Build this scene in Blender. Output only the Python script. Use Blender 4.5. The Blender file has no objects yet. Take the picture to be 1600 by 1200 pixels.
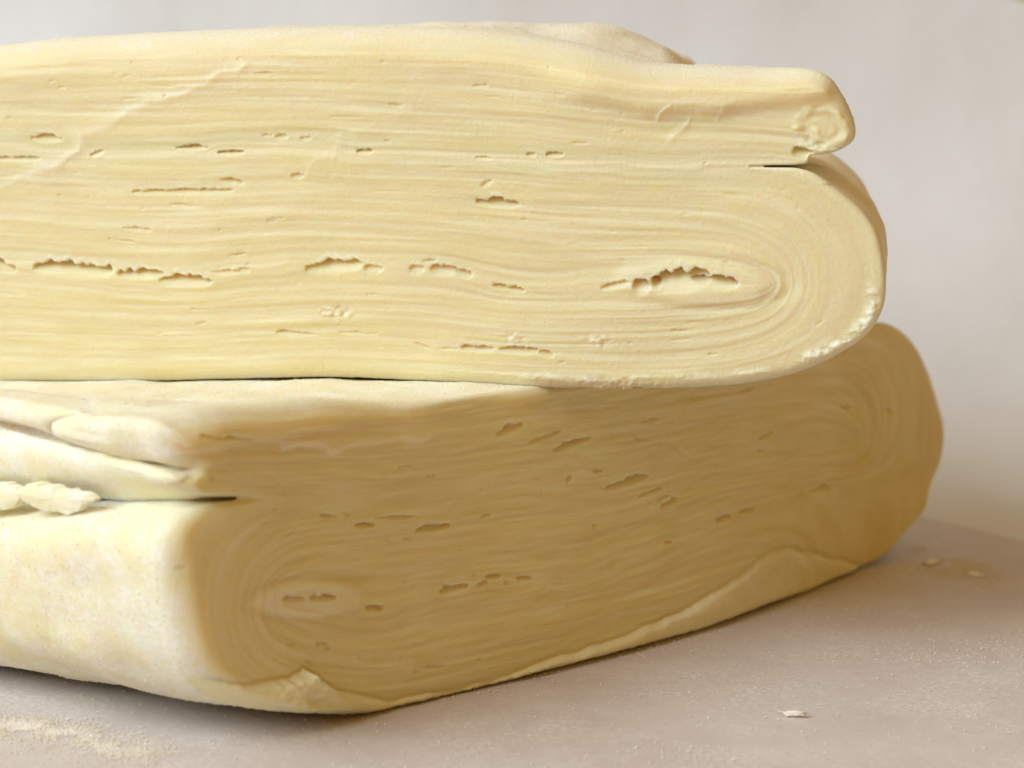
import bpy, math
import numpy as np

# ------------------------------------------------------------------ camera, world, light, exposure
scene = bpy.context.scene
MM = 0.001
cam_data = bpy.data.cameras.new("camera")
cam = bpy.data.objects.new("camera", cam_data)
scene.collection.objects.link(cam)
cam.location = (0, 0, 0.110)
cam.rotation_euler = (math.radians(90 - 8.5), 0, 0)
cam_data.sensor_width = 36
cam_data.lens = 81
cam_data.clip_start = 0.01
cam_data.clip_end = 20
cam_data.dof.use_dof = True
cam_data.dof.focus_distance = 0.398
cam_data.dof.aperture_fstop = 19
scene.camera = cam

world = bpy.data.worlds.new("World")
scene.world = world
world.use_nodes = True
wb = world.node_tree.nodes["Background"]
wb.inputs[0].default_value = (1.0, 0.56, 0.11, 1)
wb.inputs[1].default_value = 0.40

def area(name, loc, target, size, size_y, power, color):
    d = bpy.data.lights.new(name, "AREA")
    d.shape = "RECTANGLE"; d.size = size; d.size_y = size_y
    d.energy = power; d.color = color
    o = bpy.data.objects.new(name, d)
    scene.collection.objects.link(o)
    o.location = loc
    v = np.array(target) - np.array(loc)
    from mathutils import Vector
    o.rotation_euler = Vector(v).to_track_quat("-Z", "Y").to_euler()
    return o
area("window_light", (-1.59, -0.43, 1.31), (0.0, 0.42, 0.05), 1.7, 1.5, 64.0, (0.78, 0.91, 1.0))

scene.view_settings.view_transform = "Standard"
scene.view_settings.look = "None"
scene.view_settings.exposure = 0.0
scene.view_settings.gamma = 1.0
scene.render.engine = "CYCLES"
scene.cycles.use_denoising = True
scene.cycles.max_bounces = 10
scene.cycles.diffuse_bounces = 4

# ------------------------------------------------------------------ measured outlines, millimetres in the plane of each cut face
U_TOP = [(-138.9, 106.46), (-121.7, 107.43), (-108.69, 108.37), (-95.88, 109.31), (-88.28, 110.11), (-77.02, 110.79), (-58.6, 111.68), (-40.58, 112.22), (-22.95, 112.31), (-11.39, 112.08), (0.0, 111.08), (11.25, 109.35), (17.94, 107.63), (23.48, 106.24), (28.98, 105.72), (35.52, 105.63), (44.17, 105.33), (50.81, 105.14), (54.35, 103.89), (56.53, 101.15), (57.96, 98.41), (58.97, 95.66), (58.71, 93.33), (56.4, 91.71), (53.54, 90.93), (51.51, 90.8), (51.11, 89.51), (48.75, 89.16), (44.98, 89.06), (41.41, 88.85)]
U_CORE = [(41.41, 88.74), (45.53, 88.69), (49.3, 88.63), (52.21, 87.81), (54.7, 86.24), (57.63, 84.15), (60.67, 81.52), (62.97, 78.25), (64.13, 74.2), (64.66, 69.91), (64.43, 66.12), (63.12, 62.73), (61.14, 60.28), (57.97, 57.89), (54.78, 55.93), (50.48, 53.92), (45.04, 52.29), (37.35, 51.01), (28.46, 50.24), (17.19, 49.72), (5.77, 49.52), (-5.81, 49.67), (-14.01, 49.83), (-21.1, 49.92), (-28.25, 50.01), (-35.47, 49.87), (-43.97, 49.45), (-53.79, 48.86), (-63.72, 48.27), (-72.51, 47.72), (-85.22, 47.38), (-98.12, 46.79), (-124.52, 45.35), (-142.11, 44.46)]
U_SEAM = [(41.41, 88.85), (33.56, 88.53), (22.53, 88.38), (5.69, 89.48), (-11.49, 89.82), (-26.66, 90.2), (-40.9, 90.93), (-59.07, 90.27), (-77.63, 89.6), (-96.55, 90.77), (-122.51, 89.66), (-139.8, 89.1)]
U_SLIT = [(45.31, 69.42), (37.11, 68.99), (29.6, 69.02), (22.69, 68.18), (15.95, 67.79), (-0.58, 67.03), (-12.74, 69.98), (-32.22, 69.97), (-49.12, 68.88), (-60.82, 66.74), (-82.04, 67.97), (-96.69, 68.8), (-123.47, 68.53), (-140.87, 68.36)]
U_POCKETS = [(-82.03, 68.44, 8.29, 1.41, -1.5, 4), (-70.11, 67.91, 4.49, 0.81, 1.4, 3), (-60.81, 66.97, 5.66, 1.05, -0.4, 3.5), (-96.95, 68.79, 2.5, 0.95, -17.4, 3), (-52.79, 68.68, 3.18, 0.46, 1.3, 1.2), (-49.36, 69.11, 1.1, 0.57, 1.0, 1.2), (-32.57, 70.19, 5.02, 1.14, 6.2, 3), (-25.44, 69.91, 1.66, 0.79, 1.4, 1.8), (-17.42, 69.99, 1.29, 0.9, 1.3, 1.6), (-12.74, 70.1, 2.44, 1.01, -3.5, 2.6), (-8.9, 69.4, 1.5, 0.68, -13.1, 2), (-14.84, 71.51, 1.17, 0.34, 1.5, 1), (-0.58, 67.03, 3.2, 0.56, -8.4, 2.2), (-2.87, 81.94, 4.12, 0.78, -2.8, 3), (22.81, 67.97, 1.45, 1.32, 1.2, 3.5), (29.37, 69.35, 4.87, 1.76, 7.3, 4.5), (36.23, 69.19, 4.16, 0.98, -6.6, 4), (25.59, 68.81, 1.01, 1.1, 11.4, 3), (18.43, 68.07, 2.93, 0.56, 13.4, 1.6), (-59.42, 90.84, 3.17, 0.45, 0.5, 2), (-51.52, 90.02, 2.42, 0.45, 0.7, 2), (-87.6, 92.26, 3.27, 0.7, -2.1, 2), (-92.8, 88.49, 4.06, 0.4, 0.7, 1.6), (-60.45, 83.04, 9.53, 0.51, 1.8, 1.8), (-51.62, 85.0, 2.42, 0.46, -6.7, 1.6), (-39.18, 86.09, 1.2, 0.51, 1.0, 1.4), (-26.66, 90.53, 1.53, 0.51, 0.7, 1.6), (-77.38, 89.6, 1.5, 0.46, 17.1, 1), (-42.07, 92.95, 1.2, 0.51, 0.5, 1.2), (-37.53, 92.77, 0.95, 0.45, 0.6, 1.1), (-44.83, 93.15, 0.97, 0.34, 0.6, 0.9), (3.42, 90.33, 0.79, 0.44, 0.7, 1.1), (7.61, 90.38, 1.58, 0.44, 0.7, 1.6), (-4.92, 89.57, 1.37, 0.33, -4.2, 0.8), (-4.58, 85.14, 1.15, 0.44, 24.8, 0.8), (-21.08, 98.72, 1.16, 0.39, -8.9, 1), (-5.7, 102.12, 1.38, 0.28, 5.0, 0.8), (-60.51, 80.51, 3.18, 0.29, -1.8, 0.8), (-70.14, 76.05, 3.1, 0.41, -3.5, 1.2), (-73.07, 73.9, 2.47, 0.29, -6.3, 0.8), (-44.11, 78.05, 0.97, 0.34, 1.2, 0.8), (-39.95, 57.94, 3.98, 0.46, -1.2, 1.5), (-6.38, 56.36, 3.02, 0.57, -0.2, 2.2), (1.73, 56.28, 3.45, 0.57, -1.0, 2.2), (5.99, 55.75, 1.36, 0.5, -16.2, 1.6), (-16.33, 56.38, 1.51, 0.34, -17.7, 1), (-11.4, 56.08, 2.34, 0.29, 2.0, 0.9), (29.69, 60.52, 1.33, 0.28, 1.7, 1), (35.51, 56.61, 0.88, 0.27, 2.0, 0.8), (-28.17, 58.3, 3.57, 0.29, -0.2, 0.8), (-45.24, 104.07, 1.91, 0.33, 0.0, 0.8), (50.33, 91.1, 1.71, 0.97, -11.1, 3), (-64.32, 101.73, 2.2, 0.23, -2.6, 0.6), (-84.17, 101.4, 1.01, 0.23, 0.6, 0.6), (14.66, 98.1, 1.0, 0.21, 0.0, 0.5), (-30.13, 96.54, 2.94, 0.22, 0.4, 0.6), (-11.5, 87.93, 1.16, 0.22, 1.0, 0.5), (-23.19, 83.51, 3.52, 0.18, 1.0, 0.4), (11.88, 92.4, 1.58, 0.22, 0.7, 0.7), (38.54, 83.95, 1.31, 0.21, -9.2, 0.5)]
U_SMEARS = [([(-48.45, 105.74), (-55.15, 102.9), (-61.27, 100.95), (-66.23, 98.88), (-73.72, 95.96), (-77.5, 94.21), (-80.67, 92.79), (-81.49, 90.48), (-89.08, 85.97), (-92.95, 84.16), (-98.15, 81.74)], 0.28, 1.3), ([(-18.4, 98.08), (-23.09, 95.82), (-27.8, 94.1), (-31.11, 93.29), (-31.97, 90.7), (-37.36, 87.59)], 0.16, 1.1), ([(27.4, 98.94), (26.32, 97.53), (25.78, 96.23)], 0.4, 0.6), ([(30.71, 97.35), (29.32, 94.64), (28.02, 92.79)], 0.22, 0.6), ([(36.71, 98.47), (35.65, 96.31)], 0.2, 0.5)]
U_LEDGE = [(6.79, 100.44), (14.65, 98.75), (22.45, 96.85), (29.07, 96.69), (36.72, 97.18), (44.29, 98.1), (50.93, 99.0), (54.96, 99.87)]
U_EYE = [(31.81, 68.97, 14.81, 4.06, -1.5, 0.7)]
U_ROLL = (53.25, 95.08)
L_TOP = [(-0.34, 49.36), (-0.74, 51.4), (0.03, 53.0), (2.86, 53.36), (8.44, 53.98), (18.69, 53.45), (32.14, 52.75), (49.26, 50.5), (67.53, 49.99), (90.58, 49.84), (117.46, 49.65), (146.57, 50.46), (171.75, 51.98), (187.65, 51.54), (198.04, 47.75), (204.73, 41.04), (209.35, 33.57), (212.51, 26.44), (211.42, 19.22), (207.28, 13.41), (203.9, 7.82), (193.7, 2.81), (188.94, 1.22), (181.64, 0.67)]
L_BOT = [(181.64, 0.67), (166.73, -0.04), (139.72, 0.6), (118.12, 0.18), (100.1, -0.21), (83.47, -0.49), (68.01, -0.41), (53.58, -0.12), (42.77, -0.15), (34.94, 0.6), (24.65, 2.87), (14.6, 5.53), (7.81, 9.19), (3.01, 15.04), (0.5, 22.06), (-0.78, 28.76), (-1.02, 33.26), (0.04, 36.74), (2.78, 38.89), (6.75, 39.6), (12.78, 39.42)]
L_MID = [(12.8, 39.93), (6.79, 40.89), (3.11, 42.01), (0.72, 43.63), (0.99, 44.97), (3.93, 45.06), (4.19, 45.32), (2.6, 45.73), (0.81, 47.06), (-0.34, 49.36)]
L_SEAM1 = [(12.79, 39.63), (22.03, 38.1), (36.73, 36.43), (53.63, 35.47), (71.78, 34.87), (91.18, 33.41), (112.21, 32.99), (133.48, 32.4), (155.04, 30.18), (176.95, 27.87)]
L_SEAM2 = [(20.2, 22.52), (30.56, 20.33), (39.51, 17.55), (56.5, 17.99), (72.93, 17.19), (88.89, 16.32), (109.8, 17.7), (133.64, 19.82), (162.98, 19.82), (184.55, 17.34), (196.88, 11.4), (201.92, 8.12)]
L_POCKETS = [(22.76, 22.08, 2.47, 0.52, -7.2, 2), (28.21, 21.26, 2.94, 0.62, -9.6, 2.2), (39.51, 17.55, 2.19, 0.69, -11.9, 2.2), (30.5, 34.18, 1.63, 0.41, -8.5, 1.3), (38.25, 31.57, 2.48, 0.47, -8.6, 2), (44.79, 31.99, 4.51, 0.32, -6.6, 1.2), (53.09, 28.96, 3.74, 0.64, -2.4, 2.2), (65.0, 29.29, 1.17, 0.33, 6.4, 1.2), (56.36, 18.12, 3.15, 0.75, -0.2, 2.2), (62.67, 17.97, 1.43, 0.49, 5.6, 1.5), (65.44, 18.73, 1.81, 0.49, -5.4, 1.5), (72.64, 17.35, 1.85, 0.49, -5.6, 1.5), (68.33, 17.27, 0.76, 0.33, -9.1, 1), (72.1, 43.26, 3.51, 0.76, 8.8, 2), (86.87, 38.87, 5.03, 0.67, 6.7, 2), (80.2, 40.93, 3.95, 0.45, 7.1, 1.2), (101.08, 30.47, 6.19, 0.8, 3.1, 2.4), (111.12, 24.97, 3.2, 0.81, 12.3, 2), (92.86, 33.3, 1.35, 0.45, -7.7, 1), (85.25, 32.83, 0.87, 0.45, 22.4, 1), (106.5, 27.74, 3.45, 0.34, 5.5, 1), (109.29, 26.05, 3.09, 0.35, 8.9, 0.8), (127.33, 19.69, 2.39, 0.72, 0.2, 2), (134.96, 19.99, 2.53, 0.6, -0.2, 1.6), (110.01, 17.91, 1.44, 0.46, -8.8, 1.2), (119.28, 18.87, 2.65, 0.35, -2.4, 0.8), (162.99, 19.95, 4.23, 0.91, -3.3, 1.8), (108.85, 40.6, 2.66, 0.46, 3.2, 1), (90.56, 23.86, 0.8, 0.45, 5.7, 1), (139.11, 42.82, 2.17, 0.43, 6.1, 1.2), (143.16, 33.5, 2.62, 0.49, 7.9, 1.2), (173.18, 35.41, 1.9, 0.59, -6.9, 1.2), (188.59, 32.5, 1.3, 0.83, -30.5, 1.2), (1.09, 30.43, 0.62, 0.49, -9.3, 0.9), (28.3, 13.57, 1.32, 0.36, -10.5, 1), (21.86, 14.74, 0.78, 0.26, -10.3, 0.8), (29.44, 12.62, 0.66, 0.32, -10.5, 1), (51.26, 5.68, 2.2, 0.27, -6.5, 1), (47.28, 5.53, 0.81, 0.21, -10.6, 0.7), (3.04, 43.9, 1.27, 0.54, 13.2, 1.2), (6.99, 43.65, 0.63, 0.35, -8.3, 0.8), (12.3, 49.13, 3.35, 0.5, -10.3, 1.4), (7.04, 49.99, 2.52, 0.39, -11.9, 1), (1.47, 49.12, 1.7, 0.49, -30.8, 1), (34.54, 33.8, 0.69, 0.2, -8.4, 0.6), (41.78, 28.49, 1.67, 0.21, -8.6, 0.5), (47.32, 27.98, 1.11, 0.21, -4.6, 0.6), (47.48, 40.05, 1.41, 0.32, 0.0, 0.6), (53.09, 37.7, 1.15, 0.38, 0.0, 0.7), (46.42, 14.99, 1.37, 0.21, -5.5, 0.5), (58.53, 24.44, 0.88, 0.22, -1.3, 0.5), (36.2, 26.27, 1.08, 0.19, -9.0, 0.5), (17.75, 26.13, 0.74, 0.16, 2.3, 0.4)]
L_EYE = [(26.25, 21.49, 12.33, 3.11, -9.6, 0.55)]
L_SMEARS = [([(104.04, 38.48), (119.64, 32.74), (138.86, 25.73), (156.47, 19.03)], -0.35, 1.0), ([(21.05, 47.63), (31.68, 45.25), (42.82, 45.11), (54.41, 44.53)], 0.35, 0.9), ([(35.36, 9.41), (39.24, 7.63), (45.89, 6.97)], 0.2, 0.8)]
L_LIP = [(2.34, 12.95), (8.47, 10.9), (14.08, 9.47), (17.88, 9.86), (21.05, 9.67), (24.27, 10.0), (27.04, 8.31), (29.95, 5.96), (36.38, 3.23), (41.55, 1.49), (48.2, 1.11), (56.46, 0.77), (68.19, 1.34), (83.82, 2.3), (100.62, 3.45), (111.34, 4.39), (119.03, 5.68), (129.54, 7.83), (140.03, 10.57), (148.37, 10.62), (163.78, 5.74), (180.39, 1.03)]
TONGUE_TOP = [(29.8, 47.8), (27.6, 50.1), (22.5, 51.9), (15.8, 53.2), (8.6, 53.7), (3.5, 53.2), (1.6, 51.6), (1.0, 49.9)]
TONGUE_BOT = [(29.8, 47.8), (25.7, 46.6), (21.3, 45.8), (16.1, 45.2), (10.3, 44.8), (5.3, 45.2), (2.0, 47.1), (1.0, 49.9)]
SCRAPS = [[(35.1, 38.1), (33.6, 39.4), (31.4, 40.1), (26.5, 40.0), (19.0, 39.4), (21.2, 37.5), (23.9, 36.0), (26.3, 36.2), (29.4, 35.9), (31.6, 36.5), (33.4, 36.9)], [(49.0, 37.5), (42.5, 38.8), (38.0, 39.0), (36.2, 37.7), (37.5, 35.7), (41.9, 34.3), (49.3, 33.4)]]
LEAN_U = [-60, 0, 30, 58, 90, 124, 155, 181, 240]
LEAN_K = [0, 0, 0.08, 0.22, 0.32, 0.36, 0.2, 0, 0]
TONGUE_ORIGIN_U = -1.3
TONGUE_LEAN = -0.0

# ------------------------------------------------------------------ numpy helpers
def _hash(ix, iy, seed):
    h = (ix.astype(np.int64) * 374761393 + iy.astype(np.int64) * 668265263 + seed * 974711) & 0xFFFFFFFF
    h = ((h ^ (h >> 13)) * 1274126177) & 0xFFFFFFFF
    h = h ^ (h >> 16)
    return (h & 0xFFFF).astype(np.float64) / 65535.0

def noise(x, y, seed=0):
    x = np.asarray(x, float); y = np.asarray(y, float)
    x, y = np.broadcast_arrays(x, y)
    ix = np.floor(x); iy = np.floor(y)
    fx = x - ix; fy = y - iy
    ix = ix.astype(np.int64); iy = iy.astype(np.int64)
    sx = fx * fx * fx * (fx * (fx * 6 - 15) + 10); sy = fy * fy * fy * (fy * (fy * 6 - 15) + 10)
    a = _hash(ix, iy, seed); b = _hash(ix + 1, iy, seed); c = _hash(ix, iy + 1, seed); d = _hash(ix + 1, iy + 1, seed)
    return ((a + (b - a) * sx) * (1 - sy) + (c + (d - c) * sx) * sy) * 2 - 1

def fbm(x, y, seed=0, octaves=4, gain=0.5):
    r = 0; amp = 1.0; tot = 0
    for k in range(octaves):
        r = r + amp * noise(x * 2 ** k + 17.3 * k, y * 2 ** k - 9.1 * k, seed + k); tot += amp; amp *= gain
    return r / tot

def smooth(a, b, x):
    t = np.clip((x - a) / (b - a), 0, 1)
    return t * t * (3 - 2 * t)

def catmull(pts, step=0.8):
    p = np.array(pts, float)
    p = np.vstack([2 * p[0] - p[1], p, 2 * p[-1] - p[-2]])
    out = []
    for i in range(1, len(p) - 2):
        a, b, c, d = p[i - 1], p[i], p[i + 1], p[i + 2]
        n = max(2, int(np.hypot(*(c - b)) / step))
        t = np.linspace(0, 1, n, endpoint=False)[:, None]
        out.append(0.5 * (2 * b + (c - a) * t + (2 * a - 5 * b + 4 * c - d) * t ** 2 + (3 * b - a - 3 * c + d) * t ** 3))
    out.append(p[-2][None])
    return np.vstack(out)

def seg_dist(px, py, line, closed=False):
    """distance from points to a polyline"""
    q = np.vstack([line, line[:1]]) if closed else line
    best = np.full(px.shape, 1e18)
    for (ax, ay), (bx, by) in zip(q[:-1], q[1:]):
        dx, dy = bx - ax, by - ay
        L = dx * dx + dy * dy
        if L < 1e-12: continue
        t = np.clip(((px - ax) * dx + (py - ay) * dy) / L, 0, 1)
        np.minimum(best, (px - ax - t * dx) ** 2 + (py - ay - t * dy) ** 2, out=best)
    return np.sqrt(best)

def inside(px, py, poly):
    r = np.zeros(px.shape, bool)
    q = np.vstack([poly, poly[:1]])
    for (ax, ay), (bx, by) in zip(q[:-1], q[1:]):
        if ay == by: continue
        c = ((ay > py) != (by > py))
        r ^= c & (px < (bx - ax) * (py - ay) / (by - ay) + ax)
    return r

def grid_sample(u, v, u0, v0, h, F):
    x = np.clip((u - u0) / h, 0, F.shape[1] - 1.001); y = np.clip((v - v0) / h, 0, F.shape[0] - 1.001)
    i = x.astype(int); j = y.astype(int); fx = x - i; fy = y - j
    return (F[j, i] * (1 - fx) + F[j, i + 1] * fx) * (1 - fy) + (F[j + 1, i] * (1 - fx) + F[j + 1, i + 1] * fx) * fy

def laminae(u0, u1, v0, v1, constraints, h=1.0, iters=2500):
    """coordinate across the dough layers: smooth between the folds and the skin"""
    nu = int((u1 - u0) / h) + 2; nv = int((v1 - v0) / h) + 2
    F = np.full((nv, nu), 0.5); M = np.zeros((nv, nu), bool); val = np.zeros((nv, nu))
    for line, value in constraints:
        d = catmull(line, 0.4)
        vv = np.linspace(value[0], value[1], len(d)) if isinstance(value, tuple) else np.full(len(d), value)
        i = np.clip(np.round((d[:, 0] - u0) / h).astype(int), 0, nu - 1); j = np.clip(np.round((d[:, 1] - v0) / h).astype(int), 0, nv - 1)
        M[j, i] = True; val[j, i] = vv
    F[M] = val[M]
    for _ in range(iters):
        P = np.pad(F, 1, mode="edge")
        F = 0.25 * (P[:-2, 1:-1] + P[2:, 1:-1] + P[1:-1, :-2] + P[1:-1, 2:])
        F[M] = val[M]
    P = np.pad(F, 1, mode="edge")
    F = 0.5 * F + 0.125 * (P[:-2, 1:-1] + P[2:, 1:-1] + P[1:-1, :-2] + P[1:-1, 2:])
    return F

def pockets(u, v, items, W, L, PIT, gain):
    """air pockets torn open between layers: W = depth into the dough, L = whiteness of the torn lip"""
    for k, (cu, cv, a, b, ang, dep) in enumerate(items):
        m = np.where((np.abs(u - cu) < a * 1.5 + 1.2) & (np.abs(v - cv) < a * abs(math.sin(math.radians(ang))) + b * 3.2 + 1.2))
        if len(m[0]) == 0: continue
        x = u[m] - cu; y = v[m] - cv
        c, s = math.cos(math.radians(ang)), math.sin(math.radians(ang))
        p = (x * c + y * s); q = (-x * s + y * c)
        big = min(1.0, a / 3.0)
        p = p + 0.18 * a * noise(p * 0.9 / max(a, .6), q * 0 + k * 3.7, 5 + k)
        e = np.sqrt(np.clip(1 - (p / a) ** 2, 0, 1)) ** 0.75
        rag = min(0.22 * b, 0.20) * noise(p * 2.3, q * 0.4 + k, 31 + k) + min(0.14 * b, 0.09) * noise(p * 5.0, q * 0.4 + k, 61 + k) + 0.5 * b * noise(p * 0.8, k * 7.1 + q * 0, 81 + k) * big
        top = b * e * (1.0 + 0.0) + rag * e; bot = -b * e * 1.1 + 0.25 * b * noise(p * 0.7, k * 3.3 + q * 0, 91 + k) * e
        th = np.maximum(top - bot, 1e-3)
        r = (q - bot) / th
        on = (e > 0.02) & (np.abs(p) < a)
        r0 = (q + 0.9 * b * e) / np.maximum(1.9 * b * e, 1e-3)
        r0 = (q + 1.5 * b * e) / np.maximum(2.5 * b * e, 1e-3)
        prof = np.clip(r0, 0, 1.1) ** 1.7 * (1 - smooth(-0.14, 0.16, q - top))
        prof = prof * (r0 > 0) * on
        bridge = 1 - 0.7 * np.exp(-((p - a * 0.35 * noise(k * 1.7 + 0 * p, k * 2.9 + 0 * p, 3)) / 0.28) ** 2) * (1 if False else 0)
        W[m] += gain * dep * prof * e ** 0.4 * bridge
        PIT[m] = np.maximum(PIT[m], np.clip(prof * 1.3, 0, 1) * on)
        lip = np.exp(-((r - 1.16) / 0.22) ** 2) * np.minimum(1, 1.4 * e) * (np.abs(p) < a) * (th > 0.25)
        lip = lip * (0.55 + 0.45 * noise(p * 2.2, q * 1.5, 44 + k))
        low = np.exp(-((r + 0.15) / 0.25) ** 2) * e * on * (th > 0.25)
        W[m] -= (0.11 * lip + 0.05 * low) * min(1.0, b / 0.6 + 0.25)
        L[m] = np.maximum(L[m], lip * min(1, b / 0.7))

# ------------------------------------------------------------------ object helpers
def new_mesh(name, verts, faces, mat, parent=None, attrs=None, origin=(0, 0, 0), smooth_shade=True):
    verts = np.asarray(verts, float) - np.asarray(origin, float)
    faces = np.asarray(faces, np.int32)
    k = faces.shape[1]
    me = bpy.data.meshes.new(name)
    me.vertices.add(len(verts)); me.vertices.foreach_set("co", (verts * MM).astype(np.float32).ravel())
    me.loops.add(faces.size); me.loops.foreach_set("vertex_index", faces.ravel())
    me.polygons.add(len(faces)); me.polygons.foreach_set("loop_start", np.arange(0, faces.size, k, dtype=np.int32))
    me.polygons.foreach_set("loop_total", np.full(len(faces), k, np.int32))
    me.polygons.foreach_set("use_smooth", np.full(len(faces), smooth_shade))
    me.update(calc_edges=True)
    for an, av in (attrs or {}).items():
        at = me.attributes.new(an, "FLOAT", "POINT"); at.data.foreach_set("value", np.asarray(av, np.float32).ravel())
    me.materials.append(mat)
    o = bpy.data.objects.new(name, me)
    scene.collection.objects.link(o)
    if parent is not None: o.parent = parent
    return o

def empty(name, loc, label, cat, group=None):
    o = bpy.data.objects.new(name, None)
    o.empty_display_size = 0.01
    scene.collection.objects.link(o)
    o.location = np.array(loc) * MM
    o["label"] = label; o["category"] = cat
    if group: o["group"] = group
    return o

def quads(n_rows, n_cols, wrap=False):
    c = np.arange(n_cols if wrap else n_cols - 1)
    r = np.arange(n_rows - 1)
    R, C = np.meshgrid(r, c, indexing="ij")
    C2 = (C + 1) % n_cols
    return np.stack([R * n_cols + C, R * n_cols + C2, (R + 1) * n_cols + C2, (R + 1) * n_cols + C], -1).reshape(-1, 4)

# ------------------------------------------------------------------ materials
class Nodes:
    def __init__(s, name):
        s.m = bpy.data.materials.new(name); s.m.use_nodes = True
        s.t = s.m.node_tree; s.b = s.t.nodes["Principled BSDF"]
    def n(s, kind, **kw):
        x = s.t.nodes.new(kind)
        for k, v in kw.items(): setattr(x, k, v)
        return x
    def link(s, a, b): s.t.links.new(a, b)
    def attr(s, name): return s.n("ShaderNodeAttribute", attribute_name=name).outputs["Fac"]
    def math(s, op, a, b=None):
        x = s.n("ShaderNodeMath", operation=op)
        for i, v in enumerate((a, b)):
            if v is None: continue
            if isinstance(v, (int, float)): x.inputs[i].default_value = v
            else: s.link(v, x.inputs[i])
        return x.outputs[0]
    def comb(s, x, y, z=0.0):
        c = s.n("ShaderNodeCombineXYZ")
        for i, v in enumerate((x, y, z)):
            if isinstance(v, (int, float)): c.inputs[i].default_value = v
            else: s.link(v, c.inputs[i])
        return c.outputs[0]
    def noise(s, vec, scale, detail=3, rough=0.55):
        x = s.n("ShaderNodeTexNoise"); x.inputs["Scale"].default_value = scale; x.inputs["Detail"].default_value = detail; x.inputs["Roughness"].default_value = rough
        if vec is not None: s.link(vec, x.inputs["Vector"])
        return x.outputs["Fac"]
    def ramp(s, fac, stops):
        r = s.n("ShaderNodeValToRGB"); el = r.color_ramp.elements
        while len(el) < len(stops): el.new(0.5)
        for e, (p, c) in zip(el, stops):
            e.position = p; e.color = (*c, 1) if len(c) == 3 else c
        s.link(fac, r.inputs[0]); return r.outputs[0]
    def mix(s, fac, a, b):
        x = s.n("ShaderNodeMix", data_type="RGBA")
        if isinstance(fac, (int, float)): x.inputs[0].default_value = fac
        else: s.link(fac, x.inputs[0])
        for i, v in ((6, a), (7, b)):
            if isinstance(v, tuple): x.inputs[i].default_value = (*v, 1)
            else: s.link(v, x.inputs[i])
        return x.outputs[2]
    def bump(s, height, strength, dist, prev=None):
        x = s.n("ShaderNodeBump"); x.inputs["Strength"].default_value = strength; x.inputs["Distance"].default_value = dist
        s.link(height, x.inputs["Height"])
        if prev is not None: s.link(prev, x.inputs["Normal"])
        return x.outputs[0]
    def obj(s): return s.n("ShaderNodeTexCoord").outputs["Object"]

SSS = (0.0042, 0.0021, 0.0007)
def sss(N, w, k=1.0):
    N.b.inputs["Subsurface Weight"].default_value = w
    N.b.inputs["Subsurface Radius"].default_value = (1.0, 0.58, 0.20)
    N.b.inputs["Subsurface Scale"].default_value = 0.0048 * k

def cut_material(name, dark, mid, pale, base, flour_amt, up_flour):
    N = Nodes(name)
    s, t, lip = N.attr("lay"), N.attr("along"), N.attr("lip")
    streak = N.noise(N.comb(N.math("MULTIPLY", t, 0.07), N.math("MULTIPLY", s, 16.0)), 1.0, 3, 0.6)
    broad = N.noise(N.comb(N.math("MULTIPLY", t, 0.025), N.math("MULTIPLY", s, 6.0), 3.0), 1.0, 3, 0.5)
    col = N.ramp(streak, [(0.30, dark), (0.50, mid), (0.70, pale)])
    col = N.mix(N.math("MULTIPLY", N.ramp(broad, [(0.42, (0, 0, 0)), (0.66, (1, 1, 1))]), 0.45), col, (0.80, 0.70, 0.36))
    blotch = N.noise(N.obj(), 55.0, 3, 0.5)
    col = N.mix(N.math("MULTIPLY", N.ramp(blotch, [(0.45, (0, 0, 0)), (0.7, (1, 1, 1))]), 0.35), col, (0.775, 0.675, 0.455))
    col = N.mix(N.attr("rim"), col, skin_colour(N, base, flour_amt, up_flour)[0])
    col = N.mix(N.math("MULTIPLY", lip, 0.75), col, (0.91, 0.86, 0.73))
    col = N.mix(N.math("MULTIPLY", N.attr("pit_glow"), 0.4), col, (0.87, 0.75, 0.38))  # amber glow of light through the dough, painted as yellow inside the pockets
    speck = N.noise(N.obj(), 900.0, 1, 0.5)
    col = N.mix(N.math("MULTIPLY", N.ramp(speck, [(0.79, (0, 0, 0)), (0.83, (1, 1, 1))]), 0.35), col, (0.42, 0.27, 0.12))
    N.link(col, N.b.inputs["Base Color"])
    fine = N.noise(N.comb(N.math("MULTIPLY", t, 0.35), N.math("MULTIPLY", s, 48.0)), 1.0, 2, 0.5)
    grain = N.noise(N.obj(), 1900.0, 4, 0.7)
    drag = N.noise(N.comb(N.math("MULTIPLY", t, 1.6), N.math("MULTIPLY", s, 9.0), 7.0), 1.0, 3, 0.6)
    b1 = N.bump(fine, 0.10, 0.00020)
    b2 = N.bump(drag, 0.25, 0.00030, b1)
    b3 = N.bump(grain, 0.55, 0.00022, b2)
    N.link(b3, N.b.inputs["Normal"])
    N.b.inputs["Roughness"].default_value = 0.52
    N.b.inputs["Specular IOR Level"].default_value = 0.35
    sss(N, 0.5)
    N.link(N.math("MULTIPLY", N.attr("deep"), 0.9), N.b.inputs["Subsurface Weight"])
    return N.m

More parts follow.
